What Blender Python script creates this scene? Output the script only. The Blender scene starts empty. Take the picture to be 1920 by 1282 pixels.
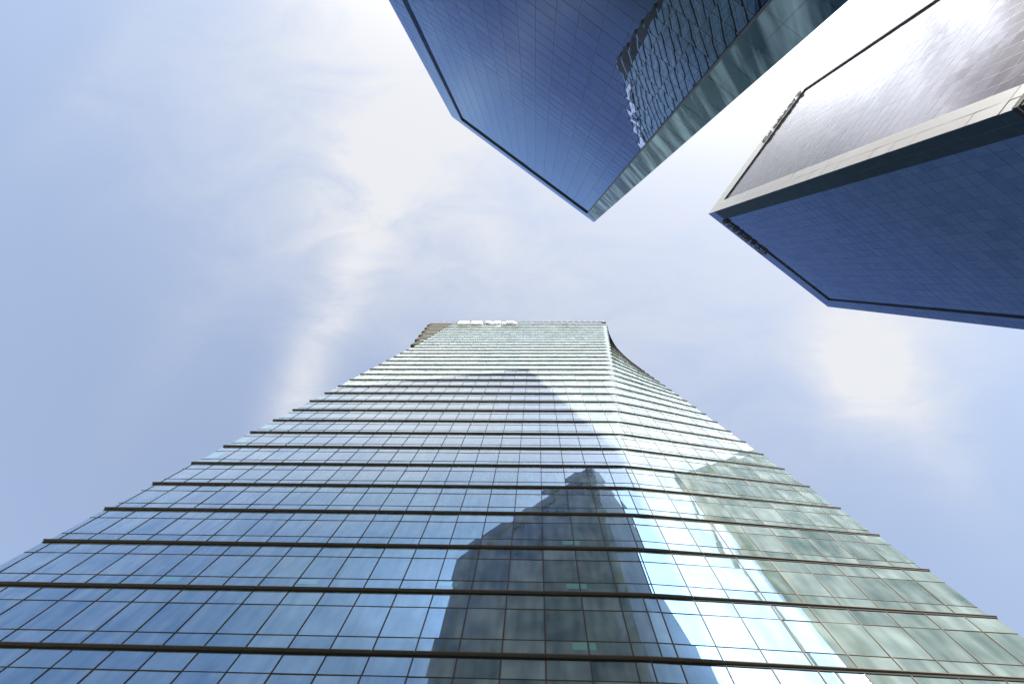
import bpy, bmesh, math, random
from mathutils import Vector, Matrix
random.seed(7)
S = bpy.context.scene
COL = S.collection
R = math.radians

# ------------------------------------------------------------------ camera
H = 4.0                       # storey height of the stepped tower, metres
EYE = 1.6                     # camera height
FPX, AX, AY, ROLL = 1067.0, 45.48, -129.95, -0.00628
zc = Vector((AX, AY, FPX)).normalized()
xc = Vector((math.cos(ROLL), math.sin(ROLL), 0)); xc = (xc - zc * xc.dot(zc)).normalized()
yc = zc.cross(xc)
right = Vector((xc[0], yc[0], zc[0])); down = Vector((xc[1], yc[1], zc[1])); fwd = Vector((xc[2], yc[2], zc[2]))
cam = bpy.data.cameras.new('camera'); cam.sensor_width = 36; cam.lens = FPX / 1920 * 36
cam.clip_start = 0.1; cam.clip_end = 20000
co = bpy.data.objects.new('camera', cam); COL.objects.link(co)
m3 = Matrix((right, -down, -fwd)).transposed()
co.matrix_world = Matrix.Translation((0, 0, EYE)) @ m3.to_4x4()
S.camera = co

# ------------------------------------------------------------------ light
SUN = Vector((0.3246, -0.6319, 0.7038)).normalized()
sun = bpy.data.lights.new('sun', 'SUN'); sun.energy = 5.0; sun.angle = R(0.53); sun.color = (1.0, 0.95, 0.87)
so = bpy.data.objects.new('sun', sun); COL.objects.link(so)
so.rotation_euler = SUN.to_track_quat('Z', 'Y').to_euler(); so.location = (40, -80, 200)

S.view_settings.view_transform = 'Standard'; S.view_settings.look = 'None'
S.view_settings.gamma = 1; S.view_settings.use_curve_mapping = False
S.view_settings.exposure = 1.5
S.cycles.max_bounces = 8; S.cycles.glossy_bounces = 6; S.cycles.diffuse_bounces = 3

world = bpy.data.worlds.new('World'); S.world = world; world.use_nodes = True
WN = world.node_tree.nodes; WL = world.node_tree.links
WN.clear()

def wmath(op, a, b=None, c=None, clamp=False):
    n = WN.new('ShaderNodeMath'); n.operation = op; n.use_clamp = clamp
    for i, v in enumerate((a, b, c)):
        if v is None: continue
        if isinstance(v, (int, float)): n.inputs[i].default_value = v
        else: WL.new(v, n.inputs[i])
    return n.outputs[0]

out = WN.new('ShaderNodeOutputWorld'); bg = WN.new('ShaderNodeBackground'); bg.inputs['Strength'].default_value = 0.1
sky = WN.new('ShaderNodeTexSky'); sky.sky_type = 'NISHITA'; sky.sun_disc = False
sky.sun_elevation = math.asin(SUN.z)
sky.sun_rotation = math.atan2(SUN.x, SUN.y)
sky.air_density = 1.0; sky.dust_density = 2.0; sky.ozone_density = 1.0; sky.altitude = 0
tc = WN.new('ShaderNodeTexCoord')
sep = WN.new('ShaderNodeSeparateXYZ'); WL.new(tc.outputs['Generated'], sep.inputs[0])
zz = wmath('MAXIMUM', sep.outputs[2], 0.05)
gx = wmath('DIVIDE', sep.outputs[0], zz); gy = wmath('DIVIDE', sep.outputs[1], zz)   # flat cloud deck coordinates
cmb = WN.new('ShaderNodeCombineXYZ'); WL.new(gx, cmb.inputs[0]); WL.new(gy, cmb.inputs[1])

def wnoise(scale, detail, rough, off, dist=0.0, stretch=(1, 1, 1), rot=0):
    mp = WN.new('ShaderNodeMapping'); mp.inputs['Location'].default_value = off
    mp.inputs['Scale'].default_value = stretch; mp.inputs['Rotation'].default_value = (0, 0, rot)
    WL.new(cmb.outputs[0], mp.inputs[0])
    n = WN.new('ShaderNodeTexNoise'); n.inputs['Scale'].default_value = scale; n.inputs['Detail'].default_value = detail
    n.inputs['Roughness'].default_value = rough; n.inputs['Distortion'].default_value = dist
    WL.new(mp.outputs[0], n.inputs['Vector'])
    return n.outputs['Fac']

def blob(px, py, rx, ry, ang=0.0):
    """soft cloud patch on the deck; centre and radii given in deck units x1000"""
    x0, y0 = px / 1000, py / 1000
    c, s = math.cos(ang), math.sin(ang)
    dx = wmath('SUBTRACT', gx, x0); dy = wmath('SUBTRACT', gy, y0)
    u = wmath('ADD', wmath('MULTIPLY', dx, c * 1000 / rx), wmath('MULTIPLY', dy, s * 1000 / rx))
    v = wmath('ADD', wmath('MULTIPLY', dx, -s * 1000 / ry), wmath('MULTIPLY', dy, c * 1000 / ry))
    q = wmath('ADD', wmath('MULTIPLY', u, u), wmath('MULTIPLY', v, v))
    return wmath('POWER', 2.718, wmath('MULTIPLY', q, -1.0))

CLOUDS = [  # x, y, rx, ry, angle, weight
    (120, -90, 560, 430, 0.4, 0.36), (-340, 30, 400, 44, 2.0, 0.48), (-440, 200, 150, 50, 1.9, 0.26), (-300, -190, 170, 55, 2.3, 0.34),
    (-190, -260, 200, 220, 0, 0.58), (-420, -270, 280, 250, 0, 0.30), (-760, -330, 200, 45, 2.4, 0.10), (-640, 90, 260, 60, 2.2, 0.08),
    (-230, -600, 330, 190, 0.3, 1.0), (215, -640, 170, 230, 0, 0.9),
    (60, -640, 420, 150, 0, 0.25), (480, -430, 300, 260, 0.5, 0.8),
    (545, 105, 120, 75, 1.1, 0.36), (560, 190, 90, 60, 1.3, 0.4), (620, 120, 170, 170, 1.0, 0.38),
    (650, 230, 220, 70, 0.9, 0.3), (-20, 60, 330, 120, 0.2, 0.16),
]
acc = None
for (x, y, rx, ry, a, w) in CLOUDS:
    b = wmath('MULTIPLY', blob(x, y, rx, ry, a), w)
    acc = b if acc is None else wmath('ADD', acc, b)
n1 = wnoise(5.2, 14, 0.62, (3.1, 1.7, 0), 0.6, (1, 1.9, 1), 0.6)
n2 = wnoise(1.1, 4, 0.5, (9.2, 4.4, 0))
mask = wmath('MULTIPLY', acc, wmath('ADD', wmath('MULTIPLY', n1, 2.1), -0.08))
side = wmath('MULTIPLY', wmath('SUBTRACT', wmath('MULTIPLY', gy, -1.0), 0.45), 4.0, clamp=True)   # broken cloud on the sunny side
n3 = wnoise(2.3, 8, 0.55, (5.3, 2.1, 0), 0.3)
far = wmath('MULTIPLY', wmath('MULTIPLY', wmath('SUBTRACT', n3, 0.44), 5.0, clamp=True), wmath('MULTIPLY', side, wmath('MULTIPLY', wmath('ADD', gx, 0.62), 4.0, clamp=True)))
mask = wmath('ADD', mask, wmath('MAXIMUM', far, 0.0), clamp=True)
mask = wmath('MULTIPLY', mask, 0.92)
# brightness of cloud near the sun
vm = WN.new('ShaderNodeVectorMath'); vm.operation = 'DOT_PRODUCT'; vm.inputs[1].default_value = SUN
WL.new(tc.outputs['Generated'], vm.inputs[0])
glow = wmath('POWER', wmath('MAXIMUM', vm.outputs['Value'], 0.0), 40.0)
cb = wmath('ADD', wmath('MULTIPLY', glow, 32.0), 3.0)
cb = wmath('ADD', cb, wmath('MULTIPLY', blob(-110, -700, 220, 200), 4.5))
cb = wmath('ADD', cb, wmath('MULTIPLY', blob(225, -640, 135, 200), 21.0))   # thick bright cloud
puff = wmath('ADD', wmath('MULTIPLY', wmath('SUBTRACT', n3, 0.36), 3.6, clamp=True), 0.38)     # shaded and bright lumps of the sunny-side clouds
cb = wmath('MULTIPLY', cb, wmath('ADD', 1.0, wmath('MULTIPLY', side, wmath('SUBTRACT', puff, 1.0))))
ccol = WN.new('ShaderNodeVectorMath'); ccol.operation = 'SCALE'; ccol.inputs[0].default_value = (1.02, 1.03, 1.065)
WL.new(cb, ccol.inputs['Scale'])
mixc = WN.new('ShaderNodeMix'); mixc.data_type = 'RGBA'
SKYMUL = WN.new('ShaderNodeVectorMath'); SKYMUL.operation = 'MULTIPLY_ADD'
SKYMUL.inputs[1].default_value = (0.857, 0.857, 0.75); SKYMUL.inputs[2].default_value = (0.55, 0.55, 0.78)   # thin veil of high haze
WL.new(sky.outputs[0], SKYMUL.inputs[0])
WL.new(mask, mixc.inputs['Factor']); WL.new(SKYMUL.outputs[0], mixc.inputs['A']); WL.new(ccol.outputs[0], mixc.inputs['B'])
WL.new(mixc.outputs['Result'], bg.inputs['Color']); WL.new(bg.outputs[0], out.inputs[0])

# ------------------------------------------------------------------ materials
def newmat(name):
    m = bpy.data.materials.new(name); m.use_nodes = True; m.node_tree.nodes.clear()
    return m, m.node_tree.nodes, m.node_tree.links

def solid(name, col, rough=0.5, metallic=0.0, var=0.15, scale=0.6, spec=0.5):
    m, N, L = newmat(name)
    o = N.new('ShaderNodeOutputMaterial'); p = N.new('ShaderNodeBsdfPrincipled'); L.new(p.outputs[0], o.inputs[0])
    p.inputs['Roughness'].default_value = rough; p.inputs['Metallic'].default_value = metallic
    p.inputs['Specular IOR Level'].default_value = spec
    t = N.new('ShaderNodeTexCoord'); n = N.new('ShaderNodeTexNoise'); n.inputs['Scale'].default_value = scale
    n.inputs['Detail'].default_value = 5; L.new(t.outputs['Object'], n.inputs['Vector'])
    mx = N.new('ShaderNodeMix'); mx.data_type = 'RGBA'
    mx.inputs['A'].default_value = (*[c * (1 - var) for c in col], 1); mx.inputs['B'].default_value = (*[min(1, c * (1 + var)) for c in col], 1)
    L.new(n.outputs['Fac'], mx.inputs['Factor']); L.new(mx.outputs['Result'], p.inputs['Base Color'])
    return m

def glass(name, ramp, dif, dirt_caustic=(0.1, 0.13, 0.13), dirt_caustic_amt=0.5, bump=0.004, bscale=0.6, rough=0.0, stretch=(1, 1, 0.6), pane_var=0.25, caustic_streak=None):
    """coated curtain-wall glass: angle-dependent coloured mirror coating over a dark dusty body.
    ramp: (cosine of the viewing angle, reflected colour) stops of the coating"""
    m, N, L = newmat(name)
    o = N.new('ShaderNodeOutputMaterial'); ms = N.new('ShaderNodeAddShader'); L.new(ms.outputs[0], o.inputs[0])
    g = N.new('ShaderNodeBsdfGlossy'); g.inputs['Roughness'].default_value = rough
    d = N.new('ShaderNodeBsdfDiffuse'); lw = N.new('ShaderNodeLayerWeight'); lw.inputs['Blend'].default_value = 0.5
    L.new(d.outputs[0], ms.inputs[0]); L.new(g.outputs[0], ms.inputs[1])
    cr = N.new('ShaderNodeValToRGB'); E = cr.color_ramp.elements
    st = sorted((1 - c, col) for c, col in ramp)
    while len(E) < len(st): E.new(0.5)
    for e, (p, col) in zip(E, st): e.position = p; e.color = (*col, 1)
    L.new(lw.outputs['Facing'], cr.inputs[0]); L.new(cr.outputs[0], g.inputs['Color'])
    at = N.new('ShaderNodeAttribute'); at.attribute_name = 'pane'
    t = N.new('ShaderNodeTexCoord')
    mp = N.new('ShaderNodeMapping'); mp.inputs['Scale'].default_value = stretch; L.new(t.outputs['Object'], mp.inputs[0])
    w = N.new('ShaderNodeMath'); w.operation = 'MULTIPLY'; w.inputs[1].default_value = 60; L.new(at.outputs['Fac'], w.inputs[0])
    nz = N.new('ShaderNodeTexNoise'); nz.noise_dimensions = '4D'; nz.inputs['Scale'].default_value = bscale; nz.inputs['Detail'].default_value = 0.6
    L.new(mp.outputs[0], nz.inputs['Vector']); L.new(w.outputs[0], nz.inputs['W'])
    bp = N.new('ShaderNodeBump'); bp.inputs['Distance'].default_value = bump; bp.inputs['Strength'].default_value = 1
    L.new(nz.outputs['Fac'], bp.inputs['Height']); L.new(bp.outputs[0], g.inputs['Normal'])
    # dust: cloudy film plus run-down streaks, different on each pane
    n2 = N.new('ShaderNodeTexNoise'); n2.noise_dimensions = '4D'; n2.inputs['Scale'].default_value = 0.7; n2.inputs['Detail'].default_value = 2; n2.inputs['Roughness'].default_value = 0.5
    L.new(t.outputs['Object'], n2.inputs['Vector']); L.new(w.outputs[0], n2.inputs['W'])
    mp3 = N.new('ShaderNodeMapping'); mp3.inputs['Scale'].default_value = (2.2, 2.2, 0.45); L.new(t.outputs['Object'], mp3.inputs[0])
    n3 = N.new('ShaderNodeTexNoise'); n3.inputs['Scale'].default_value = 1.0; n3.inputs['Detail'].default_value = 1; L.new(mp3.outputs[0], n3.inputs['Vector'])
    ad = N.new('ShaderNodeMath'); ad.operation = 'MULTIPLY'; L.new(n2.outputs['Fac'], ad.inputs[0]); L.new(n3.outputs['Fac'], ad.inputs[1])
    a2 = N.new('ShaderNodeMath'); a2.operation = 'MULTIPLY_ADD'; a2.inputs[1].default_value = pane_var; L.new(at.outputs['Fac'], a2.inputs[0]); L.new(ad.outputs[0], a2.inputs[2])
    mr = N.new('ShaderNodeMapRange'); mr.inputs[1].default_value = 0.15; mr.inputs[2].default_value = 0.55; mr.inputs[4].default_value = dirt_caustic_amt
    L.new(a2.outputs[0], mr.inputs[0])
    if caustic_streak:   # diagonal sunlight ripples off the tower, painted into the diffuse colour
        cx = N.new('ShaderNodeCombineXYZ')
        for k, (vec, sc) in enumerate(caustic_streak):
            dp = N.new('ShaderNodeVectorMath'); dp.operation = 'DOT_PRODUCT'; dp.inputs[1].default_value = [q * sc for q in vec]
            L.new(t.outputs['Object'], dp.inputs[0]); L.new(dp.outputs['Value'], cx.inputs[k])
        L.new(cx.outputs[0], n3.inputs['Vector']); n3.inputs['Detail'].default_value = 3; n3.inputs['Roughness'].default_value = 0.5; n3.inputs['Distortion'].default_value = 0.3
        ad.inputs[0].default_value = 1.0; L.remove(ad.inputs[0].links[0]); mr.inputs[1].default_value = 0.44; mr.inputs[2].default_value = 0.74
    dm = N.new('ShaderNodeMix'); dm.data_type = 'RGBA'; dm.inputs['A'].default_value = (*dif, 1); dm.inputs['B'].default_value = (*dirt_caustic, 1)
    L.new(mr.outputs[0], dm.inputs['Factor']); L.new(dm.outputs['Result'], d.inputs['Color'])
    return m

R_TOWER = [(0.0, (.95, .96, .97)), (0.12, (.84, .88, .93)), (0.2, (.76, .81, .88)), (0.27, (.60, .68, .78)), (0.36, (.25, .36, .53)), (0.43, (.125, .225, .385)), (0.50, (.10, .19, .335)), (0.7, (.07, .14, .27)), (1.0, (.05, .09, .16))]
R_BLUE = [(0.0, (.60, .75, .95)), (0.13, (.23, .37, .63)), (0.256, (.115, .165, .31)), (0.4, (.066, .104, .175)), (1.0, (.04, .06, .10))]
R_SILV = [(0.0, (.90, .90, .91)), (0.10, (.52, .515, .51)), (0.17, (.31, .315, .33)), (0.25, (.175, .182, .20)), (0.4, (.10, .09, .105)), (1.0, (.12, .13, .16))]
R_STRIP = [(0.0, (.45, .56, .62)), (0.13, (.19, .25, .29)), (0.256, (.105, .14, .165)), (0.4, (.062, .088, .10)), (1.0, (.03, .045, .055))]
M_TGLASS = glass('tower_glass', R_TOWER, (0.060, 0.088, 0.082), (0.21, 0.26, 0.255), 0.8, 0.0030, 0.42, pane_var=0.18)
M_BLIND = glass('glass_over_pale_ceiling', R_TOWER, (0.13, 0.27, 0.23), (0.16, 0.30, 0.26), 0.5, 0.003, 0.42)
M_BGLASS = glass('blue_glass', R_BLUE[:3] + [(0.375, (.078, .112, .20)), (0.42, (.045, .066, .10)), (1.0, (.03, .045, .07))], (0.003, 0.005, 0.008), (0.020, 0.028, 0.036), 0.7, 0.010, 0.5, pane_var=0.45)
M_CGLASS = glass('blue_glass_plain', R_BLUE, (0.003, 0.005, 0.008), (0.020, 0.028, 0.036), 0.7, 0.010, 0.5, pane_var=0.45)
M_STRIP = glass('light_streaked_wing_glass', R_STRIP, (0.004, 0.008, 0.010), (0.32, 0.40, 0.40), 1.0, 0.05, 0.55, rough=0.14, stretch=(1.2, 1.2, 0.12), pane_var=0.0, caustic_streak=(((0.569, 0.42, -0.707), 0.75), ((0.569, 0.42, 0.707), 0.12)))  # pale streak colour paints in sun thrown back by the tower
M_WINGC = glass('dark_wing_glass', [(c, tuple(q * 0.42 for q in col)) for c, col in R_STRIP], (0.003, 0.006, 0.008), (0.012, 0.02, 0.022), 0.6, 0.02, 0.4, rough=0.08, pane_var=0.05)
M_SGLASS = glass('silver_glass', R_SILV, (0.05, 0.05, 0.055), (0.14, 0.14, 0.145), 0.6, 0.012, 0.5, rough=0.02, pane_var=0.15)
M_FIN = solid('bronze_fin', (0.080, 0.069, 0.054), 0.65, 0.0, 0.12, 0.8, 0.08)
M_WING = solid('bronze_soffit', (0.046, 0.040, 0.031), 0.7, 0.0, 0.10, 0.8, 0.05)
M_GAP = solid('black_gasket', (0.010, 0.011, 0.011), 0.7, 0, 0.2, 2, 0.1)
M_MULL = solid('mullion_metal', (0.05, 0.034, 0.02), 0.6, 0.0, 0.2, 2, 0.15)
M_JOINT = solid('dark_joint', (0.012, 0.013, 0.016), 0.6, 0, 0.2, 2)
M_JOINTL = solid('grey_joint', (0.5, 0.48, 0.45), 0.5, 0, 0.2, 2)
M_GROOVE = solid('black_channel', (0.008, 0.009, 0.011), 0.5, 0.0, 0.2, 1)
M_CLAD = solid('pale_cladding', (0.38, 0.375, 0.36), 0.35, 0.0, 0.06, 0.5)
M_WHITE = solid('white_letter', (0.80, 0.78, 0.74), 0.4, 0, 0.04, 1)
M_BROWNL = solid('brown_letter', (0.055, 0.045, 0.035), 0.4, 0.3, 0.2, 3)
M_STEELL = solid('steel_letter_rim', (0.45, 0.47, 0.5), 0.3, 0.6, 0.1, 3)
M_ROOF = solid('roof_grey', (0.3, 0.3, 0.3), 0.8)
M_RAIL = solid('rail_steel', (0.35, 0.35, 0.36), 0.4, 0.6)
M_DARK = solid('dark_stone', (0.008, 0.008, 0.010), 0.7, 0, 0.2, 1, 0.1)
M_MIDG = solid('grey_stone_band', (0.12, 0.115, 0.105), 0.7, 0, 0.15, 1, 0.2)
M_GRND = solid('city_ground', (0.26, 0.25, 0.23), 0.9, 0, 0.25, 0.05)
M_PAVE = solid('pavement_stone', (0.34, 0.33, 0.31), 0.8, 0, 0.2, 0.4)

# ------------------------------------------------------------------ helpers
def link(o, parent=None):
    COL.objects.link(o)
    if parent is not None: o.parent = parent
    return o

def meshobj(name, bm, mats, parent=None, pane=None):
    me = bpy.data.meshes.new(name); bm.to_mesh(me); bm.free()
    for m in (mats if isinstance(mats, (list, tuple)) else [mats]): me.materials.append(m)
    return link(bpy.data.objects.new(name, me), parent)

def empty(name, loc, label, cat, group=None):
    o = bpy.data.objects.new(name, None); o.empty_display_size = 1; COL.objects.link(o); o.location = loc
    o['label'] = label; o['category'] = cat
    if group: o['group'] = group
    return o

def V(x, y, z): return Vector((x, y, z))

def hexa(bm, p):
    """8 corners: bottom ring 0-3, top ring 4-7"""
    v = [bm.verts.new(c) for c in p]
    for f in ((0, 3, 2, 1), (4, 5, 6, 7), (0, 1, 5, 4), (1, 2, 6, 5), (2, 3, 7, 6), (3, 0, 4, 7)):
        bm.faces.new([v[i] for i in f])

def prism(bm, poly, z0, z1):
    n = len(poly)
    a = [bm.verts.new((p[0], p[1], z0)) for p in poly]; b = [bm.verts.new((p[0], p[1], z1)) for p in poly]
    bm.faces.new(b); bm.faces.new(a[::-1])
    for i in range(n):
        j = (i + 1) % n; bm.faces.new((a[i], a[j], b[j], b[i]))

def strip_box(bm, a, b, z0, z1, off0, off1):
    """box along plan segment a->b, from off0 to off1 along the outward normal"""
    a = Vector(a); b = Vector(b); t = (b - a).normalized(); n = Vector((t.y, -t.x))
    p = [a + n * off1, b + n * off1, b + n * off0, a + n * off0]
    hexa(bm, [V(q.x, q.y, z0) for q in p] + [V(q.x, q.y, z1) for q in p])

class Panes:
    """glass panes of one storey; every pane is its own very slightly tilted quad"""
    def __init__(self): self.v = []; self.f = []; self.r = []; self.m = []
    def quad(self, a, b, z0, z1, tilt=0.0, mat=0, rnd=None, off=0.0):
        a = Vector(a); b = Vector(b); t = (b - a).normalized(); n = Vector((t.y, -t.x))
        ta = random.gauss(0, tilt * 0.6) * (b - a).length / 2; tb = random.gauss(0, tilt) * (z1 - z0) / 2
        k = len(self.v)
        for (p, z, s, q) in ((a, z0, -1, -1), (b, z0, 1, -1), (b, z1, 1, 1), (a, z1, -1, 1)):
            d = ta * s + tb * q + off
            self.v.append((p.x + n.x * d, p.y + n.y * d, z))
        self.f.append((k, k + 1, k + 2, k + 3)); self.r.append(random.random() if rnd is None else rnd); self.m.append(mat)
    def build(self, name, mats, parent):
        me = bpy.data.meshes.new(name); me.from_pydata(self.v, [], self.f)
        for m in mats: me.materials.append(m)
        at = me.attributes.new('pane', 'FLOAT', 'FACE')
        at.data.foreach_set('value', self.r)
        me.polygons.foreach_set('material_index', self.m); me.update()
        return link(bpy.data.objects.new(name, me), parent)

def wall_ring(parent, poly_pts, z0, z1, mat, name):
    bm = bmesh.new()
    for a, b in zip(poly_pts[:-1], poly_pts[1:]):
        bm.faces.new([bm.verts.new(c) for c in (V(a[0], a[1], z0), V(b[0], b[1], z0), V(b[0], b[1], z1), V(a[0], a[1], z1))])
    return meshobj(name, bm, mat, parent)

# ------------------------------------------------------------------ ground
bm = bmesh.new(); bmesh.ops.create_grid(bm, x_segments=1, y_segments=1, size=6000)
g = meshobj('ground', bm, M_GRND); g['kind'] = 'structure'
bm = bmesh.new(); prism(bm, [(-45, -6), (20, -6), (20, 12.6), (-45, 12.6)], 0.004, 0.13)
g = meshobj('pavement', bm, M_PAVE); g['kind'] = 'structure'

# ------------------------------------------------------------------ stepped tower (bottom of the picture)
D = 3.3721 * H; C0 = 4.6705
def ztop(n): return (n + C0) * H + EYE
def crease(n): return (1.0 + 0.108 * n) * H
XE = 4.70 * H
def yend(n): return (3.49 + 0.0415 * n) * H
def xleft(n): return (-6.36 + 0.031 * min(n, 22)) * H
MS, MX0 = 0.390 * H, 0.078 * H
NF0, NF1 = -4, 34
tower = empty('glass_tower', (0, D, 0), 'tall glass tower with brown horizontal fins and a creased right side', 'skyscraper')
TO = Vector((0, D, 0))

def plan_y(x, n):
    c = crease(n)
    return 0.0 if x <= c else (x - c) / (XE - c) * (yend(n) - D)

def edge_curve(n, r):
    """front line of storey n from left end to right end, crease eased over radius r"""
    c = crease(n); pts = [(xleft(n), 0.0)]
    if c + r < XE - 0.1:
        e = (XE, yend(n) - D); t2 = Vector((e[0] - c, e[1])).normalized()
        p0 = Vector((c - r, 0)); p1 = Vector((c, 0)); p2 = Vector((c, 0)) + t2 * r
        for k in range(6):
            s = k / 5; q = p0 * (1 - s) ** 2 + p1 * 2 * s * (1 - s) + p2 * s * s; pts.append((q.x, q.y))
        pts.append(e)
    else: pts += [(c, 0.0), (XE, yend(n) - D)]
    return pts

def point_on(pts, x):
    for a, b in zip(pts[:-1], pts[1:]):
        if a[0] <= x <= b[0]:
            s = (x - a[0]) / max(1e-6, b[0] - a[0]); return (x, a[1] + (b[1] - a[1]) * s)
    return pts[-1]

FH, FD = 0.10 * H, 0.033 * H       # fin height and projection
def offset_line(pts, d):
    res = []
    for i, p in enumerate(pts):
        ns = []
        for a, b in ((i - 1, i), (i, i + 1)):
            if a < 0 or b >= len(pts): continue
            t = Vector((pts[b][0] - pts[a][0], pts[b][1] - pts[a][1])).normalized(); ns.append(Vector((t.y, -t.x)))
        n = sum(ns, Vector((0, 0))).normalized(); k = 1 / max(0.4, n.dot(ns[0]))
        res.append((p[0] + n.x * d * k, p[1] + n.y * d * k))
    return res

for n in range(NF0, NF1 + 1):
    zt, zb = ztop(n), max(0.13, ztop(n - 1))
    c = crease(n)
    xs = [MX0 + MS * j for j in range(-30, 40)]
    xs = [x for x in xs if xleft(n) + 0.15 < x < XE - 0.15 and abs(x - c) > 0.12]
    cuts = sorted([xleft(n)] + xs + ([c] if c < XE - 0.2 else []) + [XE])
    rows = [zb, zb + 0.225 * H, zb + 0.71 * H, zt] if zt - zb > 0.9 * H else [zb, zt]
    P = Panes()
    for a, b in zip(cuts[:-1], cuts[1:]):
        pa, pb = (a, plan_y(a, n)), (b, plan_y(b, n))
        for k in range(len(rows) - 1):
            P.quad(pa, pb, rows[k], rows[k + 1], 0.0036)
            # pale ceilings seen through the lowest row of some panes
        wd = b - a
        if len(rows) == 4 and 0 <= n <= 9 and wd > 1.2 and b <= c:
            f0 = f1 = None
            if random.random() < 0.06: f0, f1 = random.choice(((0.1, 0.95), (0.35, 0.97), (0.05, 0.6)))
            if n in (1, 2, 3) and a < 0.326 * H < b: f0, f1 = (0.326 * H - a) / wd, 0.98
            if n in (1, 2, 3) and a < 0.54 * H < b and not a < 0.326 * H < b: f0, f1 = 0.02, (0.54 * H - a) / wd
            if a == cuts[0]:
                P.quad((a + wd * 0.1, pa[1]), (a + wd * 0.62, pa[1]), rows[1] + 0.25, rows[2] - 0.45, 0.0, 1, off=0.004)
                P.quad((a + wd * 0.45, pa[1]), (a + wd * 0.95, pa[1]), rows[0] + 0.40, rows[1] - 0.10, 0.0, 1, off=0.004)
            if f0 is not None:
                P.quad((a + wd * f0, pa[1]), (a + wd * f1, pa[1]), rows[0] + 0.42, rows[1] - 0.08, 0.0, 1, off=0.004)
    band = P.build('window_band', [M_TGLASS, M_BLIND], tower)
    # mullions and the two transoms of this storey
    bm = bmesh.new()
    for x in cuts[1:-1]:
        pa = (x - 0.021, plan_y(x - 0.021, n)); pb = (x + 0.021, plan_y(x + 0.021, n))
        strip_box(bm, pa, pb, zb + 0.02, zt - 0.01, -0.03, 0.022)
    knots = [cuts[0], c, cuts[-1]] if c < XE - 0.2 else [cuts[0], cuts[-1]]
    if len(rows) == 4:
        for zr in rows[1:3]:
            for a, b in zip(knots[:-1], knots[1:]):
                strip_box(bm, (a, plan_y(a, n)), (b, plan_y(b, n)), zr - 0.012, zr + 0.012, -0.03, 0.019)
    meshobj('mullion_frame', bm, M_MULL, band)
    # projecting fin, in lengths with open joints
    line = edge_curve(n, 0.28 * H)
    brk = [xleft(n) - 0.02] + [x for x in xs if x < c - 0.29 * H or x > c + 0.29 * H] + [XE]
    bm = bmesh.new(); gap = 0.010
    taper = min(1.0, max(0.0, n / 22))
    def depth(x):
        if x <= c: return FD
        return FD * (1 - (1 - 0.28 - 0.72 * taper) * (x - c) / (XE - c))
    for a, b in zip(brk[:-1], brk[1:]):
        seg = [point_on(line, a + gap) if a > xleft(n) else (a, 0.0)]
        seg += [p for p in line if a + gap < p[0] < b - gap and p[0] < XE - 0.01]
        seg.append(point_on(line, b - gap) if b < XE else (XE + 0.06, line[-1][1]))
        inn = offset_line(seg, -0.05); unit = offset_line(seg, 1.0)
        outl = [(p[0] + (q[0] - p[0]) * depth(p[0]), p[1] + (q[1] - p[1]) * depth(p[0])) for p, q in zip(seg, unit)]
        for i in range(len(seg) - 1):
            p = [outl[i], outl[i + 1], inn[i + 1], inn[i]]
            hexa(bm, [V(q[0], q[1], zt - (0.045 if k < 2 else 0.075)) for k, q in enumerate(p)] + [V(q[0], q[1], zt) for q in p])
    bmesh.ops.remove_doubles(bm, verts=bm.verts, dist=0.001)
    fin = meshobj('fin', bm, M_FIN, tower)
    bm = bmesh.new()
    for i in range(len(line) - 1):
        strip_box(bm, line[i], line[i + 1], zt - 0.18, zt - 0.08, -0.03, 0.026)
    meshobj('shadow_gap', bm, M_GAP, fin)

# flanks, back and roof
for n in range(NF0, NF1 + 1):
    pass
zr = ztop(NF1)
bm = bmesh.new()
def quadw(bm, pts): bm.faces.new([bm.verts.new(p) for p in pts])
BACK = 34.0
for n in range(NF0, NF1 + 1):
    z0, z1 = max(0.13, ztop(n - 1)), ztop(n)
    xl = xleft(n); ye = yend(n) - D
    quadw(bm, [V(xl, BACK, z0), V(xl, 0.06, z0), V(xl, 0.06, z1), V(xl, BACK, z1)])
    quadw(bm, [V(XE, ye + 0.06, z0), V(XE - 1, BACK, z0), V(XE - 1, BACK, z1), V(XE, ye + 0.06, z1)])
quadw(bm, [V(XE - 1, BACK, 0), V(xleft(22), BACK, 0), V(xleft(22), BACK, zr), V(XE - 1, BACK, zr)])
meshobj('side_wall', bm, M_TGLASS, tower)
bm = bmesh.new(); prism(bm, [(xleft(NF1), 0.0), (crease(NF1), 0.0), (XE, yend(NF1) - D), (XE - 1, BACK), (xleft(NF1), BACK)], zr + 0.004, zr + 0.30)
meshobj('roof', bm, M_ROOF, tower)
# leaning corner wing: stacked soffits that step outwards towards the roof
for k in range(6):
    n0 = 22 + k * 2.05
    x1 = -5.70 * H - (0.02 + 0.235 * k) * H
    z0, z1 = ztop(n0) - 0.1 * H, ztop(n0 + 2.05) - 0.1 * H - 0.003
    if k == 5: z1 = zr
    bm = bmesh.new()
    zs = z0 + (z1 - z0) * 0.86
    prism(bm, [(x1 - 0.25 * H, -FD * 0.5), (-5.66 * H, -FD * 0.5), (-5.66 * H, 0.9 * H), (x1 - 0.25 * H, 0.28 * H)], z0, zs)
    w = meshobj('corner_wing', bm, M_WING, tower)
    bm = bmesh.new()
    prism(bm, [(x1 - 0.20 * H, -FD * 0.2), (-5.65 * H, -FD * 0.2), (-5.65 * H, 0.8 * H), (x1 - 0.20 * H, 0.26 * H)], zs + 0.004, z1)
    meshobj('wing_glass', bm, M_TGLASS, w)
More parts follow.
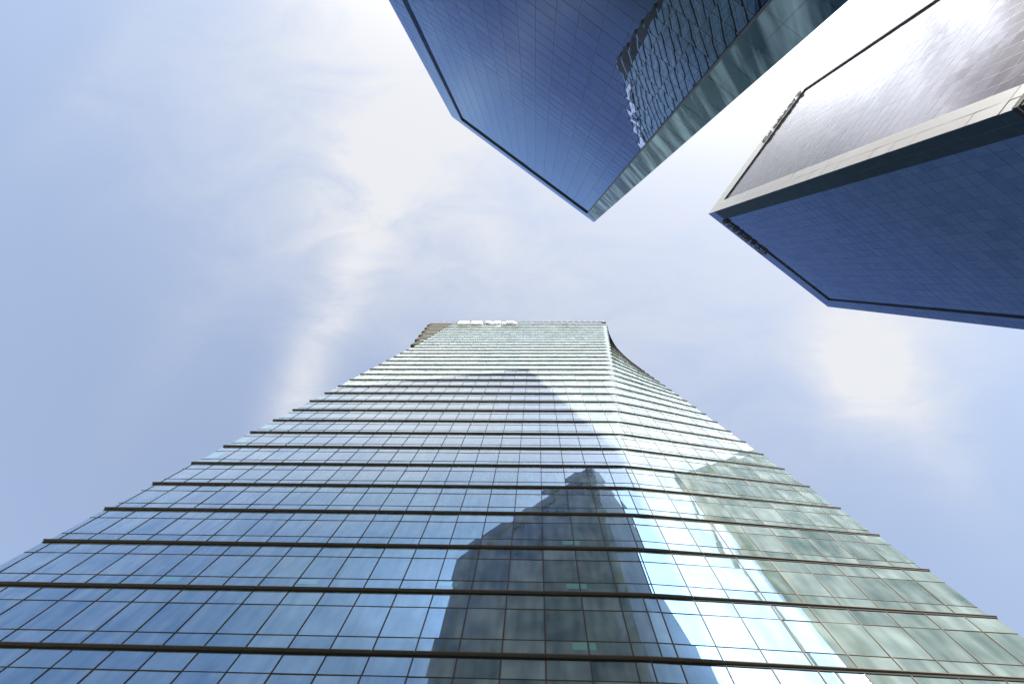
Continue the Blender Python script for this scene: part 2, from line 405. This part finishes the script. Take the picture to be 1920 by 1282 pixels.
# roof-edge screen: slim posts and a rail
bm = bmesh.new()
x = xleft(NF1) - 1.2 * H
while x < XE:
    hexa(bm, [V(x - .04, -0.04, zr), V(x + .04, -0.04, zr), V(x + .04, 0.04, zr), V(x - .04, 0.04, zr),
              V(x - .04, -0.04, zr + 4.6), V(x + .04, -0.04, zr + 4.6), V(x + .04, 0.04, zr + 4.6), V(x - .04, 0.04, zr + 4.6)])
    x += 0.41 * H
hexa(bm, [V(xleft(NF1) - 1.2 * H, -.03, zr + 4.6), V(XE, -.03, zr + 4.6), V(XE, .03, zr + 4.6), V(xleft(NF1) - 1.2 * H, .03, zr + 4.6),
          V(xleft(NF1) - 1.2 * H, -.03, zr + 4.68), V(XE, -.03, zr + 4.68), V(XE, .03, zr + 4.68), V(xleft(NF1) - 1.2 * H, .03, zr + 4.68)])
meshobj('roof_railing', bm, M_RAIL, tower)

# ------------------------------------------------------------------ lettering
def letter_mesh(ch, bold, depth):
    cu = bpy.data.curves.new('letter', 'FONT'); cu.body = ch; cu.size = 1.0; cu.extrude = depth / 2; cu.offset = bold; cu.resolution_u = 4
    o = bpy.data.objects.new('letter', cu); COL.objects.link(o)
    dg = bpy.context.evaluated_depsgraph_get(); dg.update()
    me = bpy.data.meshes.new_from_object(o.evaluated_get(dg))
    bpy.data.objects.remove(o); bpy.data.curves.remove(cu)
    return me

def letter_sign(name, text, p0, tdir, ndir, width, height, depth, mats, label, bold=0.03, stand=0.05, gap=0.10):
    """letters from p0 along tdir (unit), upright, projecting along ndir"""
    root = empty(name, p0, label, 'sign')
    t = Vector(tdir); nn = Vector(ndir); up = Vector((0, 0, 1))
    items = []; cur = 0
    for ch in text:
        me = letter_mesh(ch, bold, 1.0)
        xs = [v.co.x for v in me.vertices]; w = max(xs) - min(xs)
        items.append((me, min(xs), cur)); cur += w + gap
    tot = cur - gap
    ymax = max(v.co.y for me, _, _ in items for v in me.vertices); ymin = 0
    sx, sy = width / tot, height / ymax
    for me, mx, cx in items:
        for v in me.vertices:
            x = (v.co.x - mx + cx) * sx; y = v.co.y * sy; z = (v.co.z + 0.5) * depth + stand
            v.co = t * x + up * y + nn * z
        me.materials.clear()
        for m in mats: me.materials.append(m)
        if len(mats) > 1:
            for p in me.polygons: p.material_index = 1 if p.normal.z > 0.5 or abs(p.normal.dot(nn)) < 0.5 and p.normal.z > 0 else 0
        me.name = 'letter'
        link(bpy.data.objects.new('letter', me), root)
    return root

letter_sign('rooftop_sign', 'BBVA', V(-5.12 * H, D - 0.012 * H - FD, (36.75) * H + EYE), (1, 0, 0), (0, -1, 0), 3.95 * H, 1.1 * H, 0.50, [M_WHITE],
            'large white capital letters mounted along the top edge of the finned tower', 0.045, 0.02, 0.06)

# ------------------------------------------------------------------ flat glass buildings B (top centre) and C (right)
def plan(p, z): return Vector((p[0] * z * H, p[1] * z * H))
ROWH = 0.43 * H
PW = 0.395 * H
REC = 0.25            # main glass stands back from the frame of the face

def flat_face(parent, a, b, ztop_, zlow, u0, u1, glassmat, jointmat, tilt, jw=0.02, strong_every=2, rowh=ROWH, off=0.0, pw=PW):
    """curtain wall on plan segment a->b between u0 and u1 (metres from a), one window band of two pane rows per storey"""
    t = (b - a).normalized()
    us = [u0]; u = u0 + pw
    while u < u1 - 0.3 * pw: us.append(u); u += pw
    us.append(u1)
    z = ztop_
    while z > zlow:
        zb = max(0.13, z - 2 * rowh)
        rows = [zb, (zb + z) / 2, z]
        P = Panes()
        for p, q in zip(us[:-1], us[1:]):
            for k in range(2): P.quad(a + t * p, a + t * q, rows[k], rows[k + 1], tilt, off=off)
        band = P.build('window_band', [glassmat], parent)
        bm = bmesh.new()
        for p in us[1:-1]:
            strip_box(bm, a + t * (p - jw / 2), a + t * (p + jw / 2), zb, z, off - 0.02, off + 0.006)
        strip_box(bm, a + t * u0, a + t * u1, z - jw, z - 0.001, off - 0.02, off + 0.008)
        strip_box(bm, a + t * u0, a + t * u1, rows[1] - jw * 0.25, rows[1] + jw * 0.25, off - 0.02, off + 0.007)
        meshobj('joint_grid', bm, jointmat, band)
        z = zb
        if z <= 0.14: break

# --- B
ZB = 26.0
zBt = ZB * H + EYE
B2 = Vector((-0.14308, -0.26339)) * ZB * H; B3 = Vector((0.09894, -0.08490)) * ZB * H
tB = (B3 - B2).normalized(); nB = Vector((tB.y, -tB.x)); nB = -nB if nB.dot(-B2) < 0 else nB
inB = -nB
LB = (B3 - B2).length
bB = empty('office_building', (B2.x, B2.y, 0), 'blue mirror glass block at the top, reflecting wavy fins, without any lettering', 'office building', 'twin blue glass office blocks')
def rel(v, o): return Vector((v.x - o.x, v.y - o.y))
a0 = Vector((0, 0)); b0 = rel(B3, B2)
# the outward normal of strip_box is (t.y,-t.x): walk the face so that it points to the camera
def outward(a, b, n):
    t = (b - a).normalized(); return Vector((t.y, -t.x)).dot(n) > 0
assert True
A_, B_ = (a0, b0) if outward(a0, b0, nB) else (b0, a0)
flipB = A_ is b0
def uB(u): return u if not flipB else LB - u
def face_range(u0, u1): return (u0, u1) if not flipB else (LB - u1, LB - u0)
r0, r1 = face_range(0.66 * H, 7.33 * H)
flat_face(bB, A_, B_, zBt - 0.88 * H, 0.2, r0, r1, M_BGLASS, M_JOINT, 0.0021, 0.025, off=-REC)
r0, r1 = face_range(0.0, 0.66 * H)
flat_face(bB, A_, B_, zBt - 0.88 * H, 0.2, r0, r1, M_BGLASS, M_JOINT, 0.0022, 0.018)
# parapet band above the black channel
def band_panels(parent, a, b, u0, u1, z0, z1, mat, name, tilt, pw=PW, joint=M_JOINT):
    t = (b - a).normalized(); P = Panes(); bm = bmesh.new(); u = u0
    while u < u1 - 0.01:
        v = min(u1, u + pw)
        P.quad(a + t * u, a + t * v, z0, z1, tilt)
        if v < u1 - 0.01: strip_box(bm, a + t * (v - .01), a + t * (v + .01), z0, z1, -0.02, 0.006)
        u = v
    o = P.build(name, [mat], parent); meshobj('joint_grid', bm, joint, o)
    return o
band_panels(bB, A_, B_, 0.0, LB, zBt - 0.88 * H, zBt, M_BGLASS, 'parapet', 0.001)
# black channel: along the roof edge and down the left edge
def channel(parent, a, b, segs):
    bm = bmesh.new(); t = (b - a).normalized()
    for (u0, u1, z0, z1, d) in segs: strip_box(bm, a + t * u0, a + t * u1, z0, z1, -REC - 0.02, -0.004 - d)
    return meshobj('channel', bm, M_GROOVE, parent)
r0, r1 = face_range(0.64 * H, 7.25 * H); q0, q1 = face_range(0.64 * H, 0.68 * H)
channel(bB, A_, B_, [(r0, r1, zBt - 0.90 * H, zBt - 0.87 * H, 0), (q0, q1, 0.3, zBt - 0.901 * H, 0.003)])
# bright weather clips along the left channel
bm = bmesh.new(); t = (B_ - A_).normalized()
zq = zBt - 3.1 * H
while zq > 30:
    strip_box(bm, A_ + t * (q0 + 0.02), A_ + t * (q1 - 0.02), zq - 0.22, zq, -REC, 0.004); zq -= 1.72 * 2
meshobj('channel_clip', bm, M_RAIL, bB)
# clear wing strip at the right edge
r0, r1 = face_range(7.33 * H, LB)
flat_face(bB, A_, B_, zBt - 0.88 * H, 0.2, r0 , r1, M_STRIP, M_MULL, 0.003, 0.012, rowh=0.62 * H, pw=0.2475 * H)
bm = bmesh.new(); e0, e1 = face_range(7.315 * H, 7.345 * H)
strip_box(bm, A_ + t * e0, A_ + t * e1, 0.2, zBt - 0.88 * H, -0.02, 0.014)
meshobj('edge_joint', bm, M_GROOVE, bB)
# flanks, back and roof
depB = 10.6 * H
pts = [a0, a0 + inB * depB, b0 + inB * depB, b0]
bm = bmesh.new()
ins = 0.03
poly = [a0 + inB * ins, a0 + inB * depB, b0 + inB * depB, b0 + inB * ins]
for p, q in zip(poly[:-1], poly[1:]): quadw(bm, [V(p.x, p.y, 0), V(q.x, q.y, 0), V(q.x, q.y, zBt), V(p.x, p.y, zBt)])
meshobj('side_wall', bm, M_SGLASS, bB)
bm = bmesh.new(); prism(bm, [tuple(p) for p in poly], zBt - 0.5, zBt - 0.02); meshobj('roof', bm, M_ROOF, bB)

# --- C
ZC = 30.0
zCt = ZC * H + EYE
K0 = Vector((0.43663, -0.30315)) * ZC * H; K1 = Vector((0.29230, -0.09724)) * ZC * H; K2 = Vector((0.50031, 0.06130)) * ZC * H
bC = empty('office_building', (K1.x, K1.y, 0), 'lettered glass block at the right with one pale silvery face and one blue face', 'office building', 'twin blue glass office blocks')
k0, k1, k2 = rel(K0, K1), Vector((0, 0)), rel(K2, K1)
nW = Vector((-(k0.normalized().y), k0.normalized().x)); nW = nW if nW.dot(K1) < 0 else -nW
nU = Vector((-(k2.normalized().y), k2.normalized().x)); nU = nU if nU.dot(K1) < 0 else -nU
LW, LU = k0.length, k2.length
# pale face, u measured from the corner
WA, WB = (k1, k0) if outward(k1, k0, nW) else (k0, k1)
fw = WA is k0
def rw(u0, u1): return (u0 * H, u1 * H) if not fw else (LW - u1 * H, LW - u0 * H)
UA, UB = (k1, k2) if outward(k1, k2, nU) else (k2, k1)
fu = UA is k2
def ru(u0, u1): return (u0 * H, u1 * H) if not fu else (LU - u1 * H, LU - u0 * H)
flat_face(bC, WA, WB, zCt - 1.15 * H, 0.2, *rw(0.66, LW / H - 0.62), M_SGLASS, M_JOINTL, 0.003, 0.022, off=-REC)
band_panels(bC, WA, WB, 0, LW, zCt - 1.15 * H, zCt, M_CLAD, 'parapet', 0.001, joint=M_JOINTL)
def clad_strip(u0, u1):
    P = Panes(); bm = bmesh.new(); r0, r1 = rw(u0, u1); tt = (WB - WA).normalized(); z = zCt - 1.15 * H
    while z > 0.3:
        zb = max(0.13, z - 0.86 * H); P.quad(WA + tt * r0, WA + tt * ((r0 + r1) / 2), zb, z, 0.004); P.quad(WA + tt * ((r0 + r1) / 2), WA + tt * r1, zb, z, 0.004)
        strip_box(bm, WA + tt * r0, WA + tt * r1, z - 0.02, z - 0.001, -0.02, 0.006); z = zb
    strip_box(bm, WA + tt * ((r0 + r1) / 2 - 0.01), WA + tt * ((r0 + r1) / 2 + 0.01), 0.2, zCt - 1.16 * H, -0.02, 0.008)
    o = P.build('edge_panel', [M_CLAD], bC); meshobj('joint_grid', bm, M_JOINTL, o)
clad_strip(0.0, 0.66); clad_strip(LW / H - 0.62, LW / H)
r0, r1 = rw(0.64, 6.90); q0, q1 = rw(6.86, 6.90)
channel(bC, WA, WB, [(r0, r1, zCt - 1.17 * H, zCt - 1.14 * H, 0), (q0, q1, 0.3, zCt - 1.171 * H, 0.003)])
# blue face
flat_face(bC, UA, UB, zCt - 1.0 * H, 0.2, *ru(0.62, 7.24), M_CGLASS, M_JOINT, 0.0024, 0.025, off=-REC)
flat_face(bC, UA, UB, zCt - 1.0 * H, 0.2, *ru(0.0, 0.62), M_WINGC, M_JOINT, 0.002, 0.02, rowh=0.62 * H, pw=0.31 * H)
flat_face(bC, UA, UB, zCt - 1.0 * H, 0.2, *ru(7.24, LU / H), M_CGLASS, M_JOINT, 0.0022, 0.02)
band_panels(bC, UA, UB, 0, LU, zCt - 1.0 * H, zCt, M_CGLASS, 'parapet', 0.001)
r0, r1 = ru(0.60, 7.26); q0, q1 = ru(7.22, 7.26)
channel(bC, UA, UB, [(r0, r1, zCt - 1.02 * H, zCt - 0.99 * H, 0), (q0, q1, 0.3, zCt - 1.021 * H, 0.003)])
poly = [k0 - nW * ins, k0 + k2 - nW * ins, k2 - nU * ins]
bm = bmesh.new()
for p, q in zip(poly[:-1], poly[1:]): quadw(bm, [V(p.x, p.y, 0), V(q.x, q.y, 0), V(q.x, q.y, zCt), V(p.x, p.y, zCt)])
meshobj('side_wall', bm, M_CGLASS, bC)
bm = bmesh.new(); prism(bm, [tuple(k1 - nW * .05 - nU * .05), tuple(k2 - nU * .05), tuple(k0 + k2 - nW * .05), tuple(k0 - nW * .05)], zCt - 0.5, zCt - 0.02); meshobj('roof', bm, M_ROOF, bC)
# lettering on both faces of C, reading left to right as seen from the street
tw = k0.normalized()
p = K1 + tw * (4.02 * H)
letter_sign('building_sign', 'credicorp'.capitalize(), V(p.x, p.y, zCt - 1.02 * H), (tw.x, tw.y, 0), (nW.x, nW.y, 0), 2.85 * H, 0.50 * H, 0.16, [M_BROWNL],
            'dark letters on the pale silvery face of the right block', 0.0, 0.10)
tu = -k2.normalized()
p = K1 - tu * (3.45 * H)
letter_sign('building_sign', 'credicorp'.capitalize(), V(p.x, p.y, zCt - 0.86 * H), (tu.x, tu.y, 0), (nU.x, nU.y, 0), 2.80 * H, 0.50 * H, 0.20, [M_BROWNL, M_STEELL],
            'brown letters with pale rims on the blue face of the right block', 0.0, 0.10)

# dark low block wrapped round the corner of C, its roof corner just enters at the right edge
zl = 11.15 * H + EYE
bw = empty('entrance_block', (K1.x, K1.y, 0), 'black stone corner at the right edge, between the pale and blue faces', 'building')
bm = bmesh.new()
s = 0.10 * H
a = tw * 1.9 * H; b = -tu * 1.9 * H
prism(bm, [tuple((nW + nU) * s), tuple(b + nU * s), tuple(b + nU * 0.01), tuple((nW + nU) * 0.01), tuple(a + nW * 0.01), tuple(a + nW * s)][::-1], 0.13, zl)
meshobj('stone_wall', bm, M_DARK, bw)
bm = bmesh.new(); s2 = s + 0.03
prism(bm, [tuple((nW + nU) * s2), tuple(b + nU * s2), tuple(b + nU * s), tuple((nW + nU) * s), tuple(a + nW * s), tuple(a + nW * s2)][::-1], zl - 0.62, zl - 0.50)
meshobj('cornice', bm, M_MIDG, bw)
